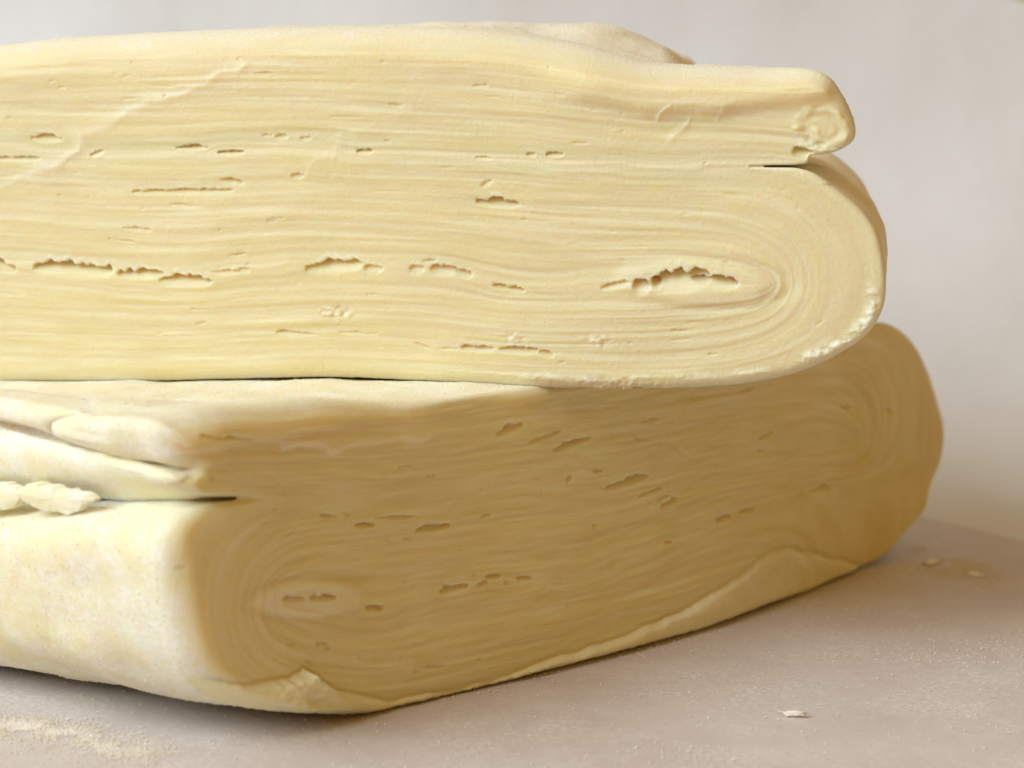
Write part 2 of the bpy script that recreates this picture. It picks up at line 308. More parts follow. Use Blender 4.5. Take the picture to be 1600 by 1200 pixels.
def skin_colour(N, base, flour_amt, up_flour):
    o = N.obj()
    broad = N.noise(o, 38.0, 4, 0.55)
    col = N.ramp(broad, [(0.35, base), (0.68, tuple(min(1, c * k) for c, k in zip(base, (1.04, 1.08, 1.18))))])
    patch = N.noise(o, 60.0, 6, 0.72)
    dust = N.noise(o, 1500.0, 3, 0.7)
    fl = N.math("MULTIPLY", N.ramp(patch, [(0.52 - flour_amt, (0, 0, 0)), (0.68 - flour_amt, (1, 1, 1))]), N.ramp(dust, [(0.34, (0, 0, 0)), (0.60, (1, 1, 1))]))
    geo = N.n("ShaderNodeNewGeometry"); sep = N.n("ShaderNodeSeparateXYZ"); N.link(geo.outputs["Normal"], sep.inputs[0])
    upf = N.math("MULTIPLY", N.ramp(sep.outputs[2], [(0.45, (0, 0, 0)), (0.95, (1, 1, 1))]), N.ramp(dust, [(0.34, (0, 0, 0)), (0.64, (1, 1, 1))]))
    fl = N.math("MAXIMUM", fl, N.math("MULTIPLY", upf, up_flour))
    return N.mix(N.math("MULTIPLY", fl, 0.85), col, (0.92, 0.91, 0.885)), dust

def skin_material(name, base, flour_amt, up_flour):
    N = Nodes(name)
    o = N.obj()
    col, dust = skin_colour(N, base, flour_amt, up_flour)
    N.link(col, N.b.inputs["Base Color"])
    b1 = N.bump(dust, 0.45, 0.00025)
    b2 = N.bump(N.noise(o, 260.0, 3, 0.6), 0.25, 0.0006, b1)
    N.link(b2, N.b.inputs["Normal"])
    N.b.inputs["Roughness"].default_value = 0.62
    N.b.inputs["Specular IOR Level"].default_value = 0.28
    sss(N, 0.5)
    N.link(N.math("MULTIPLY", N.attr("deep"), 0.9), N.b.inputs["Subsurface Weight"])
    return N.m

def paper_material(name, c0, c1, c2, flour_film):
    N = Nodes(name)
    o = N.obj()
    m1 = N.noise(o, 16.0, 4, 0.6); m2 = N.noise(o, 420.0, 4, 0.65)
    col = N.ramp(m1, [(0.32, c0), (0.68, c1)])
    col = N.mix(N.math("MULTIPLY", N.ramp(m2, [(0.38, (0, 0, 0)), (0.70, (1, 1, 1))]), 0.30), col, c2)
    film = N.math("MULTIPLY", N.ramp(N.noise(o, 30.0, 5, 0.7), [(0.43, (0, 0, 0)), (0.66, (1, 1, 1))]), N.ramp(N.noise(o, 900.0, 3, 0.7), [(0.42, (0, 0, 0)), (0.66, (1, 1, 1))]))
    col = N.mix(N.math("MULTIPLY", film, flour_film), col, (0.80, 0.78, 0.75))
    N.link(col, N.b.inputs["Base Color"])
    b = N.bump(m2, 0.12, 0.0002); N.link(N.bump(N.noise(o, 45.0, 4, 0.55), 0.22, 0.003, b), N.b.inputs["Normal"])
    N.b.inputs["Roughness"].default_value = 0.55
    N.b.inputs["Specular IOR Level"].default_value = 0.35
    return N.m

def flour_material():
    N = Nodes("wheat_flour")
    v = N.noise(N.obj(), 300.0, 2, 0.5)
    N.link(N.ramp(v, [(0.3, (0.80, 0.72, 0.60)), (0.7, (0.90, 0.86, 0.79))]), N.b.inputs["Base Color"])
    N.b.inputs["Roughness"].default_value = 0.9
    return N.m

def wall_material():
    N = Nodes("rough_plaster")
    v = N.noise(N.obj(), 90.0, 4, 0.6)
    N.link(N.ramp(v, [(0.35, (0.64, 0.61, 0.57)), (0.65, (0.74, 0.71, 0.66))]), N.b.inputs["Base Color"])
    N.link(N.bump(v, 0.6, 0.004), N.b.inputs["Normal"])
    N.b.inputs["Roughness"].default_value = 0.9
    return N.m

SKIN = ((0.81, 0.73, 0.47), 0.02, 0.75)
SKIN_FLOURED = ((0.81, 0.725, 0.445), 0.10, 0.45)
UNDER = ((0.80, 0.72, 0.43), 0.0, 0.3)
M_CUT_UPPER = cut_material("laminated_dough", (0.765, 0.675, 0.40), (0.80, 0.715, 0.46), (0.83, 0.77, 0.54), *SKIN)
M_CUT_LOWER = cut_material("floured_dough_shade_tinted", (0.72, 0.605, 0.27), (0.80, 0.70, 0.375), (0.86, 0.795, 0.53), *SKIN_FLOURED)  # same dough, yellowed to paint in the lower face's amber shade; rim floured
M_SKIN = skin_material("dough_skin", *SKIN)
M_SKIN_FLOURED = skin_material("floured_dough_skin", *SKIN_FLOURED)
M_UNDER = skin_material("pale_underside_skin", *UNDER)
M_PAPER = paper_material("brown_baking_paper", (0.545, 0.475, 0.455), (0.635, 0.575, 0.565), (0.685, 0.635, 0.625), 0.85)
M_BACKDROP = paper_material("pale_paper", (0.66, 0.665, 0.69), (0.715, 0.72, 0.745), (0.74, 0.745, 0.765), 0.0)
M_FLOUR = flour_material()
M_CRUMB = skin_material("dough_crumb", (0.88, 0.80, 0.62), 0.08, 0.6)
M_WALL = wall_material()

# ------------------------------------------------------------------ the setting: one sheet of baking paper swept up at the back, and the wall behind it
def sheet_profile(r):
    """arc length -> (y, z): flat, then a wide bend up"""
    flat = 560.0; R = 170.0; amax = math.radians(80)
    a = np.clip((r - flat) / R, 0, amax)
    y = np.minimum(r, flat) + R * np.sin(a); z = R * (1 - np.cos(a))
    extra = np.maximum(r - flat - R * amax, 0)
    return y + extra * math.cos(amax), z + extra * math.sin(amax), a
def build_backdrop():
    xs = np.linspace(-700, 700, 280); q = np.linspace(0, 1, 330)
    X, Q = np.meshgrid(xs, q)
    rmax = 776 - 0.30 * np.clip(X - 171, -500, 60) + 0.0006 * np.clip(171 - X, 0, 400) ** 2 + 2 * noise(X / 40, X * 0, 9)
    Rr = 60 + (rmax - 60) * Q
    y, z, a = sheet_profile(Rr)
    crease = 5.0 * fbm(X / 190, Rr / 120, 21, 3) * smooth(540, 700, Rr) + 1.6 * fbm(X / 60, Rr / 220, 23, 2) * smooth(600, 700, Rr)
    y = y - np.sin(a) * crease; z = z + np.cos(a) * crease * 0.4 - 1.0
    o = new_mesh("backdrop_paper", np.stack([X, y, z], -1).reshape(-1, 3), quads(330, 280), M_BACKDROP)
    o["kind"] = "structure"; o["label"] = "pale sheet of paper curving up behind the dough"
build_backdrop()
def build_paper():
    # a brown sheet whose far right edge runs aslant behind the lower block
    p0 = np.array([95.0, 526.0]); d = np.array([19.0, -25.0]); d /= np.linalg.norm(d); e = np.array([-d[1], d[0]]) * -1
    a = np.linspace(-420, 420, 260); b = np.linspace(0, 620, 220)
    Aa, Bb = np.meshgrid(a, b)
    wob = 1.2 * noise(Aa / 40, Aa * 0, 19) * smooth(30, 0, Bb)
    X = p0[0] + d[0] * Aa + e[0] * (Bb + wob); Y = p0[1] + d[1] * Aa + e[1] * (Bb + wob)
    Z = -0.02 + np.minimum(0, 0.15 * fbm(X / 40, Y / 40, 25, 3))
    V = np.stack([X, Y, Z], -1).reshape(-1, 3)
    o = new_mesh("baking_paper", V, quads(220, 260), M_PAPER)
    o["kind"] = "structure"; o["label"] = "brown baking paper lying flat under the dough"
build_paper()
def build_wall():
    xs = np.linspace(-1500, 1500, 120); zs = np.linspace(-60, 1300, 80)
    X, Z = np.meshgrid(xs, zs)
    Y = 1250 + 3 * fbm(X / 40, Z / 40, 3, 3)
    o = new_mesh("wall", np.stack([X, Y, Z], -1).reshape(-1, 3), quads(80, 120), M_WALL)
    o["kind"] = "structure"; o["label"] = "rough beige wall behind the edge of the paper"
build_wall()

# ------------------------------------------------------------------ a cut face as dense relief
def face_relief(outline, step, u0, u1, v0, v1):
    nu = int((u1 - u0) / step) + 1; nv = int((v1 - v0) / step) + 1
    u, v = np.meshgrid(u0 + step * np.arange(nu), v0 + step * np.arange(nv))
    ins = inside(u, v, outline)
    # coarse distance, then exact near the rim
    cu, cv = np.meshgrid(np.arange(u0, u1 + 2, 2.0), np.arange(v0, v1 + 2, 2.0))
    dc = seg_dist(cu, cv, outline, True)
    d = grid_sample(u, v, u0, v0, 2.0, dc)
    near = d < 9
    d[near] = seg_dist(u[near], v[near], outline, True)
    sd = np.where(ins, d, -d)
    return u, v, sd

def snap(u, v, sd, keep_v, step):
    """pull the vertices just outside the rim back on to it"""
    gy, gx = np.gradient(sd, step)
    L = np.sqrt(gx ** 2 + gy ** 2) + 1e-6
    out = keep_v & (sd < 0)
    u2 = u.copy(); v2 = v.copy()
    u2[out] -= (sd * gx / L)[out] * 1.0; v2[out] -= (sd * gy / L)[out] * 1.0
    return u2, v2

def split_face(parts, u, v, P, sd, step, attrs, origin):
    """parts: list of (name, cell mask fn result, material, parent)"""
    nv, nu = u.shape
    idx = np.arange(nv * nu).reshape(nv, nu)
    c = [idx[:-1, :-1], idx[:-1, 1:], idx[1:, 1:], idx[1:, :-1]]
    F = np.stack(c, -1)
    cell_sd = 0.25 * (sd[:-1, :-1] + sd[:-1, 1:] + sd[1:, 1:] + sd[1:, :-1])
    res = []
    for name, region, mat, parent in parts:
        m = (cell_sd > -0.25 * step) & region[:-1, :-1]
        f = F[m]
        used, inv = np.unique(f, return_inverse=True)
        o = new_mesh(name, P.reshape(-1, 3)[used], inv.reshape(-1, 4), mat, parent, {k: a.ravel()[used] for k, a in attrs.items()}, origin)
        res.append(o)
    return res

def strata(u, s, seed, freq):
    """raised and sunken edges of the rolled layers"""
    warp = 0.35 * fbm(u / 30, s * 6, seed + 50, 3)
    a = noise(u / 40, s * freq + warp, seed) * 0.72
    b = noise(u / 22 + 7, s * freq * 2.0 + warp * 2, seed + 1) * 0.52
    c = noise(u / 60, s * freq * 0.45 + warp, seed + 2) * 0.55
    d = noise(u / 12 + 3, s * freq * 3.3 + warp * 3, seed + 3) * 0.17
    mod = 0.75 + 0.5 * fbm(u / 26, s * 5 + 11, seed + 4, 3)
    return (a + b + d) * np.clip(mod, .15, 1.2) + c

def tears(u0, v0, F, sdf, n, seed, lo, hi):
    """small random tears lying along the layers"""
    rng = np.random.default_rng(seed)
    gv, gu = np.gradient(F)
    out = []
    while len(out) < n:
        i = rng.integers(3, F.shape[1] - 3); j = rng.integers(3, F.shape[0] - 3)
        if sdf(u0 + i, v0 + j) < 3.0: continue
        a = lo + (hi - lo) * rng.random() ** 2.5
        ang = math.degrees(math.atan2(-gu[j, i], gv[j, i]))
        ang = (ang + 90) % 180 - 90
        out.append((u0 + i + rng.random(), v0 + j + rng.random(), a, 0.10 + 0.10 * rng.random() + 0.05 * a, ang + rng.normal(0, 4), 0.35 + 0.5 * rng.random()))
    return out

def smear(u, v, W, L, items, seed):
    for k, (line, h, wd) in enumerate(items):
        ln = catmull(line, 0.8)
        bb = (u > ln[:, 0].min() - 4) & (u < ln[:, 0].max() + 4) & (v > ln[:, 1].min() - 4) & (v < ln[:, 1].max() + 4)
        m = np.where(bb)
        uu = u[m] + 0.6 * noise(u[m] * 0.3, v[m] * 0.3, seed + k); vv = v[m] + 0.8 * noise(u[m] * 0.28, v[m] * 0.28, seed + 9 + k) + 0.2 * noise(u[m], v[m], seed + 12 + k)
        d = seg_dist(uu, vv, ln)
        wv = wd * (0.75 + 0.45 * noise(u[m] / 4, v[m] / 4, seed + 30 + k))
        g = np.exp(-(d / wv) ** 1.5) * (0.75 + 0.4 * noise(u[m] / 5, v[m] / 5, seed + 20 + k))
        W[m] -= h * g
        if h > 0: L[m] = np.maximum(L[m], np.clip(g * min(1, h * 2.2), 0, 1))

OCTA = np.array([[1, 0, 0], [0, 1, 0], [-1, 0, 0], [0, -1, 0], [0, 0, 1], [0, 0, -1]], float)
OTRI = np.array([[0, 1, 4], [1, 2, 4], [2, 3, 4], [3, 0, 4], [1, 0, 5], [2, 1, 5], [3, 2, 5], [0, 3, 5]])
def grain_mesh(P, r, rng, parent, origin):
    n = len(P)
    V = P[:, None] + OCTA[None] * (0.6 + 0.8 * rng.random((n, 6, 1))) * r[:, None, None]
    F = (OTRI[None] + 6 * np.arange(n)[:, None, None]).reshape(-1, 3)
    o = new_mesh("flour_grains", V.reshape(-1, 3), F, M_FLOUR, parent, None, origin, False)
    o["kind"] = "stuff"

def skin_tube(name, poly, to3, ws, mat, parent, origin, bulge=None, warp=None, seed=0, rough=0.12, offset=0.0, inset=0.0, grains=0, grain_mask=None, emboss=None, carve=None):
    """the outer skin: outline carried back through the block, closed at the far end"""
    d = np.roll(poly, -1, 0) - np.roll(poly, 1, 0)
    area2 = np.sum(poly[:, 0] * np.roll(poly[:, 1], -1) - np.roll(poly[:, 0], -1) * poly[:, 1])
    nrm = np.stack([d[:, 1], -d[:, 0]], 1) * (1 if area2 > 0 else -1)
    nrm /= np.linalg.norm(nrm, axis=1)[:, None] + 1e-9
    arc = np.r_[0, np.cumsum(np.hypot(*np.diff(poly, axis=0).T))]
    rings = []
    for w in ws:
        off = -inset * math.exp(-w / 2.0) + (bulge(poly, w) if bulge else 0) + rough * fbm(arc / 3.0, np.full(len(arc), w / 3.0), seed, 3) * smooth(1, 6, w) + (0.8 * fbm(arc / 16, np.full(len(arc), w / 16.0), seed + 7, 2) + 0.22 * fbm(arc / 5, np.full(len(arc), w / 7.0), seed + 9, 3)) * smooth(2, 12, w)
        p = poly + nrm * np.asarray(off).reshape(-1, 1)
        if warp: p = warp(p, poly, w)
        if emboss: p = p + nrm * emboss(p, poly, w + offset).reshape(-1, 1)
        rings.append(to3(p[:, 0], p[:, 1], w + offset))
    n = len(poly)
    V = np.vstack(rings)
    f = quads(len(ws), n, wrap=True)
    c = V[-n:].mean(0)
    back = np.vstack([c + (V[-n:] - c) * k for k in (0.93, 0.75, 0.4, 0.02)])
    V = np.vstack([V, back])
    f = np.vstack([f, quads(5, n, wrap=True) + n * (len(ws) - 1)])
    if grains:
        rng = np.random.default_rng(seed); R3 = np.array(rings); k = rng.integers(1, len(ws) - 1, grains * 6); i = rng.integers(0, n, grains * 6)
        P = R3[k, i]; du = R3[k, (i + 1) % n] - P; dw = R3[k + 1, i] - P
        nn = np.cross(du, dw); nn /= np.linalg.norm(nn, axis=1)[:, None] + 1e-9
        cen = R3[k].mean(1); nn *= np.sign(np.sum(nn * (P - cen), 1))[:, None]
        P = P + rng.random((len(P), 1)) * du + rng.random((len(P), 1)) * dw
        dens = smooth(-0.25, 0.5, fbm(P[:, 0] / 9, P[:, 1] / 9 + P[:, 2] / 9, seed + 3, 3)) * 0.8 + 0.2
        ok = (rng.random(len(P)) < dens) & grain_mask(P, nn, np.asarray(ws)[k]); P = P[ok][:grains]; nn = nn[ok][:grains]
        grain_mesh(P + nn * 0.03, 0.035 + 0.15 * rng.random(len(P)) ** 3, rng, parent, origin)
    dp = np.concatenate([np.repeat(smooth(0, 6, np.asarray(ws)), n), np.ones(4 * n)])
    if carve:
        cname, clabel, cfn, croot = carve
        cm = cfn(V[f].mean(1)); fc = f[cm]; f = f[~cm]
        used, inv = np.unique(fc, return_inverse=True)
        o = new_mesh(cname, V[used], inv.reshape(-1, 4), mat, croot, {"deep": np.zeros(len(used))}, origin); o["label"] = clabel
        near = np.isin(np.arange(len(V)), used); dp = np.where(near, 0, dp)
    return new_mesh(name, V, f, mat, parent, {"deep": dp}, origin)

# ------------------------------------------------------------------ the upper block
A = math.radians(14.0)
UO = np.array([0, 400.0, 0]); UU = np.array([math.cos(A), -math.sin(A), 0]); UB = np.array([math.sin(math.radians(6.8)), math.cos(math.radians(6.8)), 0])
def upper3(u, v, w):
    u, v, w = np.broadcast_arrays(u, v, w)
    return UO + u[..., None] * UU + w[..., None] * UB + v[..., None] * np.array([0, 0, 1.0])

def build_upper():
    origin = (-25, 455, 50)
    root = empty("puff_pastry_block", origin, "upper pale block of layered dough, its long cut side lit, resting on the other block", "dough", "stacked blocks of layered dough")
    top = catmull(U_TOP, 0.7); core = catmull(U_CORE, 0.7); seam = catmull(U_SEAM, 0.7)
    outline = np.vstack([top, core])
    step = 0.185
    u0, u1, v0, v1 = -152.0, 69.0, 43.0, 115.0
    u, v, sd = face_relief(outline, step, u0, u1, v0, v1)
    # small ragged rim towards the bottom right
    ragged = 0.22 * noise(u * 1.7, v * 1.7, 71) + 0.12 * noise(u * 4, v * 4, 72)
    low = smooth(62, 52, v)
    sd = sd + ragged * low * smooth(6, 0, np.abs(sd)) * (0.18 + 0.82 * smooth(-10, 10, u) * smooth(-0.2, 0.5, noise(u / 9, v * 0, 73)))
    F = laminae(u0, u1, v0, v1, [(U_TOP[:18], 2.0), (U_TOP[17:25], (2.0, 1.3)), (U_SEAM, 1.0), (U_CORE, 1.0), (U_SLIT, 0.0)])
    s = grid_sample(u, v, u0, v0, 1.0, F)
    W = np.zeros_like(u); L = np.zeros_like(u); PIT = np.zeros_like(u)
    W += -0.26 * strata(u, s, 3, 15.0) - 0.35 * fbm(u / 28, v / 14, 12, 3)
    W += -0.5 * fbm(u / 45, v / 30, 14, 2)
    # groove at the seam between the flap and the folded sheet
    ds = seg_dist(u, v, catmull(U_SEAM, 2.5))
    W += 0.10 * np.exp(-(ds / 0.7) ** 2) * (0.6 + 0.6 * noise(u / 9, v * 0, 4))
    W += (0.030 * fbm(u / 1.1, v / 0.6, 18, 3) + 0.018 * noise(u / 0.42, v / 0.40, 19)) * smooth(0, 3.5, ds)
    # raised lens round the fold
    for cu, cv, a, b, ang, h in U_EYE:
        c, sn = math.cos(math.radians(ang)), math.sin(math.radians(ang))
        x = ((u - cu) * c + (v - cv) * sn) / a; y = (-(u - cu) * sn + (v - cv) * c) / b
        rr = np.sqrt(x * x + y * y) + 0.05 * fbm(u / 3, v / 3, 8, 2)
        side = smooth(-0.8, 0.9, x); L[:] = np.maximum(L, 0.30 * smooth(1.05, 0.75, rr)); W -= h * 0.7 * smooth(1.08, 0.70, rr); W += 0.28 * np.exp(-((rr - 1.14) / 0.12) ** 2) * side
    # ledge under the swollen top edge of the flap
    led = np.interp(u, [p[0] for p in U_LEDGE], [p[1] for p in U_LEDGE]) + 0.45 * noise(u / 5, u * 0, 15)
    on = smooth(3, 16, u) * smooth(57, 54, u)
    dv = v - led
    W -= on * 1.5 * smooth(-0.7, 2.4, dv) * (1 - 0.3 * smooth(2, 8, dv))
    # rolled-up end of the flap
    ru, rv = U_ROLL
    rad = np.hypot((u - ru) / 1.0, (v - rv) / 1.0); ang = np.arctan2(v - rv, u - ru)
    roll = smooth(5.6, 4.4, rad)
    rad2 = np.hypot((u - ru) / 1.15, v - rv) + 0.5 * fbm(u / 2.5, v / 2.5, 17, 2)
    W -= roll * (0.4 + 0.6 * noise(u * 0.8, v * 0.8, 18)) * (0.5 * np.exp(-((rad2 - 3.6) / 0.7) ** 2) * smooth(-2.6, -0.8, ang) + 0.45 * np.exp(-((np.hypot(u - ru + 0.8, v - rv + 0.5) ) / 1.1) ** 2) - 0.45 * np.exp(-((rad2 - 2.2) / 0.6) ** 2))
    look = lambda a, b: sd[int((b - v0) / step) % sd.shape[0], int((a - u0) / step) % sd.shape[1]]
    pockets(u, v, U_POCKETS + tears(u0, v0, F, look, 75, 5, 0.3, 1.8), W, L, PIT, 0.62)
    smear(u, v, W, L, U_SMEARS, 200)
    # torn rough patches
    for cu, cv, r_, h in [(-32.3, 61.9, 2.6, .5), (0.2, 58.4, 2.2, .3), (15.5, 58.4, 2.2, .35), (52.0, 93.5, 2.5, .3)]:
        m = np.exp(-(((u - cu) / r_) ** 2 + ((v - cv) / (0.45 * r_)) ** 2))
        rg = np.clip(fbm(u * 1.1, v * 1.8, 91, 3) * 1.6, -1, 1)
        W -= h * m * rg; L[:] = np.maximum(L, m * np.clip(rg, 0, 1))
    # rag of torn skin along the bottom rim
    rim = smooth(-22, 8, u) * smooth(80, 64, v)
    band = np.exp(-((sd - 1.9 - 0.5 * noise(u / 5, v / 5, 94)) / (0.65 + 0.4 * smooth(40, 56, u))) ** 2) * rim
    lump = np.clip(0.3 + 1.5 * fbm(u / 2.6, v / 1.4, 95, 4, 0.65), 0, 1) * band
    lump *= smooth(-0.55, 0.25, noise(u / 6, v / 6, 96)) * (1 + 0.8 * smooth(44, 54, u))
    W -= 0.42 * lump; L[:] = np.maximum(L, np.clip(lump * 0.9, 0, 1))
    # edges turn over into the skin
    def rim_radius(u, v):
        R = 1.3 + 4.4 * smooth(98, 106, v) * smooth(57, 40, u) + 1.4 * smooth(90, 100, v) + 1.2 * smooth(62, 52, v)
        return np.where((v < 92) & (v > 86) & (u > 40), 0.9, R)
    R = rim_radius(u, v)
    e = np.clip(sd, 0, None) / R
    edge = np.where(e < 1, R * (1 - np.sqrt(np.clip(1 - (1 - e) ** 2, 0, 1))), 0)
    fade = smooth(0.0, 0.9, e)
    Wt = W * fade + edge
    keep = sd > -1.5 * step
    u2, v2 = snap(u, v, sd, keep, step)
    P = upper3(u2, v2, Wt)
    seam_v = np.interp(u, seam[::-1, 0], seam[::-1, 1])
    tip = seam[0]
    is_top = np.where(u < tip[0], v > seam_v, v > tip[1] + (u - tip[0]) * 0.04)
    attrs = {"lay": s + 0.004 * noise(u / 5, v / 5, 2), "along": u + 2 * noise(u / 9, v / 9, 6), "lip": L, "pit_glow": PIT, "rim": smooth(0.75, 0.05, e), "deep": smooth(0.1, 2.2, np.minimum(ds, sd))}
    core_o, flap_o = split_face([("folded_sheet", ~is_top, M_CUT_UPPER, root), ("top_flap", is_top, M_CUT_UPPER, root)], u, v, P, sd, step, attrs, origin)
    core_o["label"] = "layered dough sheet turned round an open fold at its right end"
    flap_o["label"] = "top flap of layered dough with a small rolled end"
    ws = np.concatenate([np.linspace(0, 8, 12), np.linspace(9.5, 40, 24), np.linspace(43, 120, 26)])
    def bulge(poly, w):
        right = smooth(46, 54, poly[:, 0]) * smooth(66, 76, poly[:, 1]) * smooth(89.5, 86, poly[:, 1])
        return 1.3 * right * smooth(0, 16, w) - 5 * smooth(95, 120, w) ** 2
    def warp(p, poly, w):
        q = p.copy()
        t = smooth(96, 104, poly[:, 1])
        hump = 1.3 * np.exp(-((poly[:, 0] - 0) / 26) ** 2) * smooth(14, 40, w) * (1 - smooth(60, 100, w)) * t
        hump += 2.7 * np.exp(-((poly[:, 0] - 15) / 13) ** 2) * smooth(16, 34, w) * (1 - smooth(60, 100, w)) * t
        dent = -0.9 * np.exp(-((poly[:, 0] - 20) / 2.6) ** 2 - ((w - 7) / 3.0) ** 2) * t
        sag = -8.0 * smooth(24, 34, poly[:, 0]) * smooth(14, 36, w) * np.clip((poly[:, 1] - 89.0) / 15.0, 0, 1)
        q[:, 1] += hump + dent + sag
        q[:, 0] -= 14 * smooth(38, 58, poly[:, 0]) * smooth(10, 50, w)
        return q
    cp = np.vstack([core, seam[::-1][:-1]])
    tp = np.vstack([top, seam[1:-1]])
    skin_tube("skin", cp, upper3, ws, M_SKIN, core_o, origin, bulge, None, 300, offset=rim_radius(cp[:, 0], cp[:, 1]) * 0.90, inset=0.12)
    skin_tube("skin", tp, upper3, ws, M_SKIN, flap_o, origin, None, warp, 320, rough=0.22, grains=9000, grain_mask=lambda P, nn, w: (nn[:, 2] > 0.2) & (w < 45) & (P[:, 0] > -110), offset=rim_radius(tp[:, 0], tp[:, 1]) * 0.90, inset=0.12)
build_upper()

# ------------------------------------------------------------------ the lower block
B = math.radians(46.4)
LO = np.array([-50.7, 341.0, 0]); LU = np.array([math.cos(B), math.sin(B), 0]); LN = np.array([math.sin(B), -math.cos(B), 0])
LE = np.array([-0.785, 0.62, 0]); LE = LE / np.linalg.norm(LE)
LEAN_CURVE = catmull(list(zip(LEAN_U, LEAN_K)), 1.0).T
def lean(u, v):
    return 0.404 * (50 - v) * np.interp(u, *LEAN_CURVE)
def lower3(u, v, w):
    u, v, w = np.broadcast_arrays(u, v, w)
    return LO + u[..., None] * LU + lean(u, v)[..., None] * LN + w[..., None] * LE + v[..., None] * np.array([0, 0, 1.0])

def build_lower():
    origin = (30, 440, 0)
    root = empty("puff_pastry_block", origin, "lower block of layered dough on the paper, its receding cut side in shadow", "dough", "stacked blocks of layered dough")
    top = catmull(L_TOP, 0.9); bot = catmull(L_BOT, 0.9); mid = catmull(L_MID, 0.5)
    outline = np.vstack([top[:-1], bot[:-1], mid[:-1]])
    outline[:, 1] = np.maximum(outline[:, 1], 0.15)
    step = 0.225
    u0, u1, v0, v1 = -5.0, 213.0, -2.0, 57.0
    u, v, sd = face_relief(outline, step, u0, u1, v0, v1)
    sd = sd + (0.15 * noise(u * 1.7, v * 1.7, 171) + 0.08 * noise(u * 4, v * 4, 172)) * smooth(4, 0, np.abs(sd)) * smooth(10, 2, v)
    F = laminae(u0, u1, v0, v1, [(L_TOP[2:-3], 0.0), (L_SEAM2, 0.0), (L_SEAM1, 1.0), (L_BOT[2:], 1.0), (L_MID[:5], 1.0), (L_MID[4:], (1.0, 0.3))])
    s = grid_sample(u, v, u0, v0, 1.0, F)
    W = np.zeros_like(u); L = np.zeros_like(u); PIT = np.zeros_like(u)
    W += -0.32 * strata(u, s, 43, 11.0) - 0.45 * fbm(u / 28, v / 14, 112, 3) - 0.8 * fbm(u / 50, v / 30, 114, 2) + 0.06 * fbm(u / 1.3, v / 0.8, 118, 3)
    for cu, cv, a, b, ang, h in L_EYE:
        c, sn = math.cos(math.radians(ang)), math.sin(math.radians(ang))
        x = ((u - cu) * c + (v - cv) * sn) / a; y = (-(u - cu) * sn + (v - cv) * c) / b
        rr = np.sqrt(x * x + y * y) + 0.05 * fbm(u / 3, v / 3, 108, 2)
        L[:] = np.maximum(L, 0.45 * smooth(1.05, 0.75, rr)); W -= h * smooth(1.08, 0.70, rr); W += 0.2 * np.exp(-((rr - 1.15) / 0.14) ** 2) * smooth(0.7, -0.9, x)
    look = lambda a, b: sd[int((b - v0) / step) % sd.shape[0], int((a - u0) / step) % sd.shape[1]]
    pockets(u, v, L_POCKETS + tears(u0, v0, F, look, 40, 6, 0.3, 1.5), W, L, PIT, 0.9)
    smear(u, v, W, L, L_SMEARS, 260)
    # crevice under the flap runs on into the face
    cr = catmull([(5.0, 40.2), (12.8, 39.6), (17.0, 39.2)], 0.5)
    dcr = seg_dist(u, v, cr); W += 2.2 * np.exp(-(dcr / 0.5) ** 2) * smooth(18.5, 8, u)
    # swollen top edge of the flap
    W -= 0.9 * smooth(47.6, 49.6, v + 0.5 * noise(u / 4, u * 0, 117)) * smooth(46, 28, u)
    # skin folded up along the bottom rim
    lipv = np.interp(u, [p[0] for p in L_LIP], [p[1] for p in L_LIP]) + 0.30 * noise(u / 3.5, u * 0, 151) + 0.10 * noise(u * 0.8, u * 0, 152) + 0.5 * np.exp(-((u - 24) / 5.0) ** 2) * noise(u * 0.9, u * 0, 153)
    dl = lipv - v
    on = smooth(3, 10, u) * smooth(182, 174, u)
    frill = np.exp(-((u - 24) / 6.5) ** 2)
    W -= on * (1.0 + 2.2 * frill) * smooth(-0.12, 0.75, dl) * (1 - 0.5 * smooth(1.0, 5.0, dl))
    W += on * 0.5 * np.exp(-((dl + 0.45) / 0.35) ** 2)
    W -= frill * 0.9 * np.clip(fbm(u / 2.5, v / 2.5, 154, 3) * 1.5, -1, 1) * smooth(0, 1, dl)
    L[:] = np.maximum(L, on * np.exp(-((dl - 0.3) / 0.4) ** 2) * (0.15 + 0.2 * noise(u * 0.5, v * 0.7, 155)))
    def rim_radius(u, v):
        return np.maximum(0.8, 1.6 + 2.6 * smooth(42, 51, v) * smooth(62, 45, u) + 1.6 * smooth(20, 0, u) * smooth(38, 28, v) + 2.0 * smooth(26, 8, u) * smooth(18, 8, v)
                + 2.5 * smooth(184, 200, u) + 1.2 * smooth(12, 1, u) - 2.2 * np.exp(-((v - 42.3) / 3.0) ** 2) * smooth(1, 6, u) * smooth(19, 13, u))
    R = rim_radius(u, v)
    e = np.clip(sd, 0, None) / R
    edge = np.where(e < 1, R * (1 - np.sqrt(np.clip(1 - (1 - e) ** 2, 0, 1))), 0)
    Wt = W * smooth(0.0, 0.8, e) + edge
    keep = sd > -1.5 * step
    u2, v2 = snap(u, v, sd, keep, step)
    P = lower3(u2, v2, Wt)
    P[..., 2] = np.maximum(P[..., 2], 0.05)
    s1 = catmull(L_SEAM1, 0.9)
    seam_v = np.interp(u, s1[:, 0], s1[:, 1]) - 0.25 * np.clip(u - s1[-1, 0], 0, None)
    is_top = v > seam_v
    is_lip = (dl > -0.1) & (u > 2) & (u < 181) & (v < 13.5)
